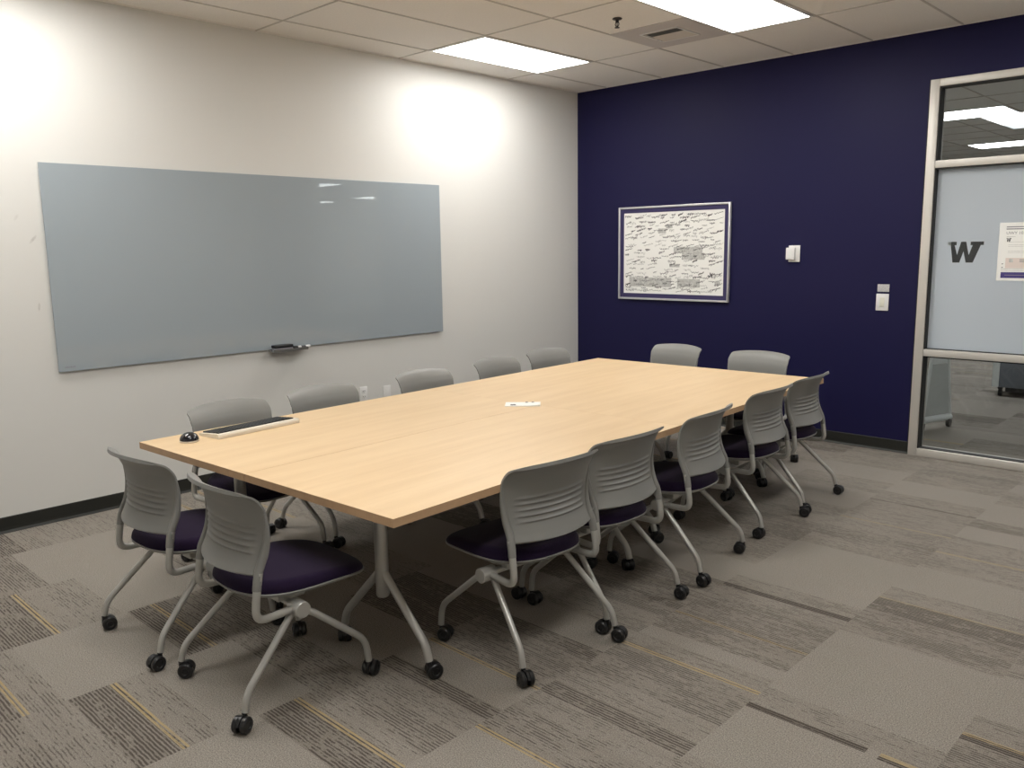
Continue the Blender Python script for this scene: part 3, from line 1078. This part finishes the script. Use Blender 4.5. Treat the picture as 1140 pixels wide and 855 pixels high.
def make_chair(label):
    t = thing('conference_chair', label, 'chair')
    # backrest: curved plastic shell with rolled top and five raised ribs behind
    prof = catmull([(-0.160, 0.497), (-0.140, 0.530), (-0.122, 0.570), (-0.113, 0.620), (-0.114, 0.665), (-0.121, 0.710), (-0.131, 0.738), (-0.145, 0.760), (-0.162, 0.776), (-0.181, 0.786), (-0.192, 0.789)], 150)
    arc = [0.0]
    for p, q in zip(prof[:-1], prof[1:]):
        arc.append(arc[-1] + (q - p).length)
    tot = arc[-1]
    nu = 34
    bm = bmesh.new()
    back, front = [], []
    ribs = [0.566 + 0.0235 * k for k in range(5)]
    for i, p in enumerate(prof):
        s = arc[i]
        a = prof[max(0, i - 1)]
        b = prof[min(len(prof) - 1, i + 1)]
        tg = (b - a).normalized()
        nb = Vector((-tg.y, tg.x, 0))   # rear normal in (y,z): points to -y
        if nb.x > 0:
            nb = -nb
        hw_ = 0.207 + 0.031 * min(1.0, max(0, (p.y - 0.50) / 0.24))
        hw_ -= 0.007 * min(1.0, max(0, (p.y - 0.735) / 0.05))
        rr = 0.030
        if s > tot - rr:
            dd = (s - (tot - rr)) / rr
            hw_ -= rr * (1 - math.sqrt(max(0, 1 - min(1, dd) ** 2)))
        rb = 0.012
        if s < rb:
            hw_ -= rb * (1 - math.sqrt(max(0, 1 - ((rb - s) / rb) ** 2)))
        rowb, rowf = [], []
        flare = max(0, (p.y - 0.74) / 0.06)
        for j in range(nu + 1):
            u = -1 + 2 * j / nu
            x = u * hw_
            con = 0.050 * (1 - u * u)
            y = p.x - con
            z = p.y + 0.012 * (1 - u * u) * min(1, flare)
            d = 0.0
            if abs(x) < 0.178:
                wdw = min(1.0, (0.178 - abs(x)) / 0.02)
                for zr in ribs:
                    q = (p.y - zr) / 0.0055
                    if -2.5 < q < 2.5:
                        d += 0.0062 * wdw * math.exp(-q * q if q > 0 else -(q * 1.9) ** 2)
            thk = 0.0035 + 0.0035 * (1 - abs(u) ** 6)
            rowb.append(bm.verts.new((x, y + nb.x * (thk + d), z + nb.y * (thk + d))))
            rowf.append(bm.verts.new((x, y - nb.x * thk, z - nb.y * thk)))
        back.append(rowb)
        front.append(rowf)
    for i in range(len(prof) - 1):
        for j in range(nu):
            bm.faces.new((back[i][j], back[i][j + 1], back[i + 1][j + 1], back[i + 1][j]))
            bm.faces.new((front[i][j], front[i + 1][j], front[i + 1][j + 1], front[i][j + 1]))
        bm.faces.new((back[i][0], back[i + 1][0], front[i + 1][0], front[i][0]))
        bm.faces.new((back[i][nu], front[i][nu], front[i + 1][nu], back[i + 1][nu]))
    for j in range(nu):
        bm.faces.new((back[0][j], front[0][j], front[0][j + 1], back[0][j + 1]))
        bm.faces.new((back[-1][j], back[-1][j + 1], front[-1][j + 1], front[-1][j]))
    obj('backrest', bm, 'plastic', t, True)
    # sleeves of the shell gripping the tubes
    for s in (-1, 1):
        bm = bmesh.new()
        pts = [(s * 0.221, -0.164, 0.452), (s * 0.217, -0.155, 0.500), (s * 0.213, -0.140, 0.535), (s * 0.215, -0.124, 0.575), (s * 0.221, -0.116, 0.625), (s * 0.227, -0.117, 0.672), (s * 0.232, -0.124, 0.716)]
        pts = catmull(pts, 20)
        n = len(pts)
        rads = [0.0152 if i < n * 0.45 else 0.0152 - 0.0112 * (i - n * 0.45) / (n * 0.55) for i in range(n)]
        bm_tube(bm, pts, 0.016, 14, rads)
        obj('back_sleeve', bm, 'plastic', t, True)
    # steel uprights that run down and forward to the pivots
    for s in (-1, 1):
        bm = bmesh.new()
        pts = fillet([(s * 0.218, -0.150, 0.512), (s * 0.221, -0.166, 0.440), (s * 0.224, -0.178, 0.345), (s * 0.212, -0.030, 0.343)], [0, 0.03, 0.055, 0], 8)
        bm_tube(bm, pts, 0.0138, 14)
        obj('back_upright', bm, 'tube', t, True)
    # pivots and cross tube
    for s in (-1, 1):
        bm = bmesh.new()
        a_, b_ = (0.186, 0.254)
        bm_lathe(bm, [(0.024, s * a_), (0.029, s * (a_ + 0.002)), (0.029, s * (b_ - 0.002)), (0.027, s * b_)], 'x', 22, (0, -0.012, 0.345))
        obj('pivot_hub', bm, 'tube', t, True)
    bm = bmesh.new()
    bm_tube(bm, [(-0.19, -0.012, 0.345), (0.19, -0.012, 0.345)], 0.013, 14)
    for s in (-1, 1):
        bm_box(bm, s * 0.11 - 0.035, s * 0.11 + 0.035, -0.05, 0.06, 0.35, 0.396, 0.006)
    obj('crossbar', bm, 'tube', t, True)
    # seat pan and cushion
    bm = bmesh.new()
    dz = lambda x, y: -0.004 * (max(0, y - 0.10) / 0.17) ** 2 * 3 + 0.010 * (min(0, y + 0.02) / 0.2) ** 2
    bm_rings(bm, [seat_outline(0, lambda x, y: 0.388 + dz(x, y), inset=0.060),
                  seat_outline(0, lambda x, y: 0.393 + dz(x, y), inset=0.020),
                  seat_outline(0, lambda x, y: 0.402 + dz(x, y), inset=0.003),
                  seat_outline(0, lambda x, y: 0.409 + dz(x, y), inset=0.000),
                  seat_outline(0, lambda x, y: 0.412 + dz(x, y), inset=0.004)])
    obj('seat_pan', bm, 'plastic', t, True)
    bm = bmesh.new()
    rings = []
    for k in range(9):
        a = k / 8 * PI / 2
        ins = 0.003 + 0.036 * (1 - math.cos(a))
        hgt = 0.0405 * math.sin(a)
        rings.append(seat_outline(0, lambda x, y: 0.412 + dz(x, y) + hgt * (1 - 0.42 * max(0, y) / 0.29), inset=ins))
    for ins, hgt in ((0.08, 0.0425), (0.13, 0.043), (0.18, 0.0425), (0.21, 0.042)):
        rings.append(seat_outline(0, lambda x, y: 0.412 + dz(x, y) + hgt * (1 - 0.42 * max(0, y) / 0.29), inset=ins))
    bm_rings(bm, rings)
    obj('seat_cushion', bm, 'fabric', t, True)
    # four splayed legs on twin casters
    sws = {(-1, -1): 2.5, (1, -1): 0.5, (-1, 1): 1.2, (1, 1): 3.6}
    for sx in (-1, 1):
        for sy in (-1, 1):
            bm = bmesh.new()
            if sy < 0:
                pts = [(sx * 0.196, -0.012, 0.336), (sx * 0.203, -0.045, 0.308), (sx * 0.250, -0.236, 0.122), (sx * 0.254, -0.250, 0.062)]
            else:
                pts = [(sx * 0.236, -0.006, 0.340), (sx * 0.238, 0.030, 0.322), (sx * 0.252, 0.236, 0.150), (sx * 0.254, 0.246, 0.062)]
            bm_tube(bm, fillet(pts, [0, 0.015, 0.045, 0], 8), 0.0125, 14)
            leg = obj('leg', bm, 'tube', t, True)
            caster(leg, (sx * 0.254, sy * 0.252 - (0.008 if sy > 0 else 0), 0.060), 0.0285, 'caster', sws[(sx, sy)])
    return t


deg = math.radians
GN, GR, GL, GF = ('chairs at the near end of the table', 'chairs along the right side of the table',
                  'chairs along the white wall side', 'chairs at the purple wall end')
spots = [
    (2.636, -5.022, 0 - 2.0, 'grey shell chair with purple seat, nearest the camera at the table end', GN),
    (1.985, -5.046, 0 + 1.8, 'grey shell chair with purple seat at the table end, farthest left', GN),
    (3.135, -4.165, 90 - 4.5, 'first grey chair on the right side, nearest the pointed table corner', GR),
    (3.104, -3.648, 90 - 1.8, 'second grey chair along the right side counting from the near corner', GR),
    (3.088, -2.985, 90 + 6.0, 'middle one of the five grey chairs along the right side', GR),
    (3.022, -2.195, 90 + 1.5, 'fourth grey chair along the right side, second from the purple wall', GR),
    (2.990, -1.625, 90 + 2.0, 'last grey chair on the right side, its top seen against the purple wall', GR),
    (1.433, -4.423, -90 + 6.1, 'grey chair behind the keyboard, on the white wall side', GL),
    (1.381, -3.821, -90 + 2.8, 'grey chair just left of the wall outlet, on the white wall side', GL),
    (1.363, -3.036, -90 + 4.3, 'grey chair just right of the blank wall plate, white wall side', GL),
    (1.319, -2.318, -90 + 6.3, 'grey chair against the white wall, second from the corner', GL),
    (1.250, -1.700, -90 + 2.2, 'grey chair against the white wall, closest to the room corner', GL),
    (1.700, -1.030, 180 - 7.0, 'grey chair at the far table end, below the framed signatures', GF),
    (2.428, -1.045, 180 - 1.5, 'grey chair at the far table end, right of the framed signatures', GF),
]
first = make_chair(spots[0][3])
rnd = random.Random(3)
for i, (x, y, a, lab, grp) in enumerate(spots):
    o = first if i == 0 else copy_tree(first)
    o.location = (x, y, 0)
    o.rotation_euler = (0, 0, deg(a))
    o['label'], o['group'] = lab, grp
    if i:
        for leg in o.children:
            for cst in leg.children:
                a2 = rnd.uniform(-0.5, 0.5) + (0 if rnd.random() < 0.5 else PI)
                cst.rotation_euler = (0, 0, a2)

# ------------------------------------------------------------------ hall furniture behind the glass
ct = thing('mobile_easel', 'white A-frame stand on a black caster just outside the glass', 'easel', (3.155, 1.02, 0), 0)
A = Vector((-0.012, 0.19, 0))
Bv = Vector((-0.125, -0.14, 0))
mid = (A + Bv) / 2
bm = bmesh.new()
bm_tube(bm, [A + Vector((0, 0, 0.09)), Bv + Vector((0, 0, 0.09))], 0.030, 12)
obj('base_bar', bm, 'cart', ct, True)
for P_ in (A, Bv):
    tp = mid + (P_ - mid) * 0.08
    bm = bmesh.new()
    bm_tube(bm, [P_ + Vector((0, 0, 0.10)), tp + Vector((0, 0, 1.30))], 0.015, 12)
    obj('strut', bm, 'cart', ct, True)
    bm = bmesh.new()
    if P_ is A:
        bm_tube(bm, [mid + Vector((0, 0, 1.22)), mid + Vector((0, 0, 1.80))], 0.024, 12)
        obj('post', bm, 'cart', ct, True)
        bm = bmesh.new()
    bm_lathe(bm, [(0.02, -0.016), (0.042, -0.014), (0.045, -0.01), (0.045, 0.01), (0.042, 0.014), (0.02, 0.016)], 'x', 24, (P_.x, P_.y - 0.01, 0.045))
    bm_tube(bm, [P_ + Vector((0, 0, 0.085)), P_ + Vector((0, 0, 0.05))], 0.014, 10)
    obj('caster', bm, 'black', ct, True)
dv = (A - Bv).normalized()
nv = Vector((-dv.y, dv.x, 0))


def easel_panel(name, z0, z1, w0, w1, material):
    bm = bmesh.new()
    for k in (0,):
        ring0 = [mid - dv * w0 + Vector((0, 0, z0)), mid + dv * w0 + Vector((0, 0, z0)), mid + dv * w1 + Vector((0, 0, z1)), mid - dv * w1 + Vector((0, 0, z1))]
        bm_rings(bm, [[p - nv * 0.006 for p in ring0], [p + nv * 0.006 for p in ring0]])
    obj(name, bm, material, ct)


easel_panel('lower_panel', 0.125, 0.555, 0.160, 0.098, 'cart_panel')
easel_panel('upper_panel', 0.56, 1.20, 0.097, 0.016, 'cart')

cb = thing('storage_cabinet', 'dark grey rolling storage cabinet standing in the hall behind the glass', 'cabinet', (3.0, 3.05, 0))
box('cabinet_body', 'cabinet', 0, 1.15, 0, 0.5, 0.10, 1.15, cb, 0.006)
box('plinth', 'black', 0.12, 1.10, 0.04, 0.46, 0.055, 0.10, cb)
for x in (0.035, 1.115):
    box('corner_post', 'cart_panel', x - 0.03, x + 0.03, -0.006, 0.0, 0.10, 1.15, cb)
for x in (0.07, 1.08):
    for yv in (0.06, 0.44):
        bm = bmesh.new()
        bm_lathe(bm, [(0.015, -0.014), (0.040, -0.012), (0.040, 0.012), (0.015, 0.014)], 'x', 20, (x, yv, 0.040))
        bm_box(bm, x - 0.02, x + 0.02, yv - 0.02, yv + 0.02, 0.075, 0.10)
        obj('caster', bm, 'black', cb, True)

# ------------------------------------------------------------------ world, camera, view
w = bpy.data.worlds.new('World')
bpy.context.scene.world = w
w.use_nodes = True
w.node_tree.nodes['Background'].inputs[0].default_value = (0.5, 0.52, 0.55, 1)
w.node_tree.nodes['Background'].inputs[1].default_value = 0.0

cam = bpy.data.cameras.new('camera')
cam.sensor_fit = 'HORIZONTAL'
cam.sensor_width = 36.0
cam.lens = 932.038 / 1140 * 36.0
cam.clip_start = 0.05
co = bpy.data.objects.new('camera', cam)
C.objects.link(co)
yaw, pitch, roll = 0.764913, -0.161172, -0.0144467
fv = Vector((-math.sin(yaw) * math.cos(pitch), math.cos(yaw) * math.cos(pitch), math.sin(pitch)))
rv = Vector((math.cos(yaw), math.sin(yaw), 0))
uv = rv.cross(fv)
c_, s_ = math.cos(roll), math.sin(roll)
r2, u2 = rv * c_ + uv * s_, -rv * s_ + uv * c_
mw = Matrix((r2, u2, -fv)).transposed().to_4x4()
mw.translation = Vector((5.32778, -6.51915, 1.58079))
co.matrix_world = mw
sc = bpy.context.scene
sc.camera = co

sc.view_settings.view_transform = 'Standard'
sc.view_settings.look = 'None'
sc.view_settings.exposure = 0.35
sc.view_settings.gamma = 1.0
sc.view_settings.use_curve_mapping = False
try:
    sc.cycles.use_denoising = True
    sc.cycles.max_bounces = 10
    sc.cycles.diffuse_bounces = 6
    sc.cycles.transparent_max_bounces = 12
    sc.cycles.sample_clamp_indirect = 8.0
except Exception:
    pass
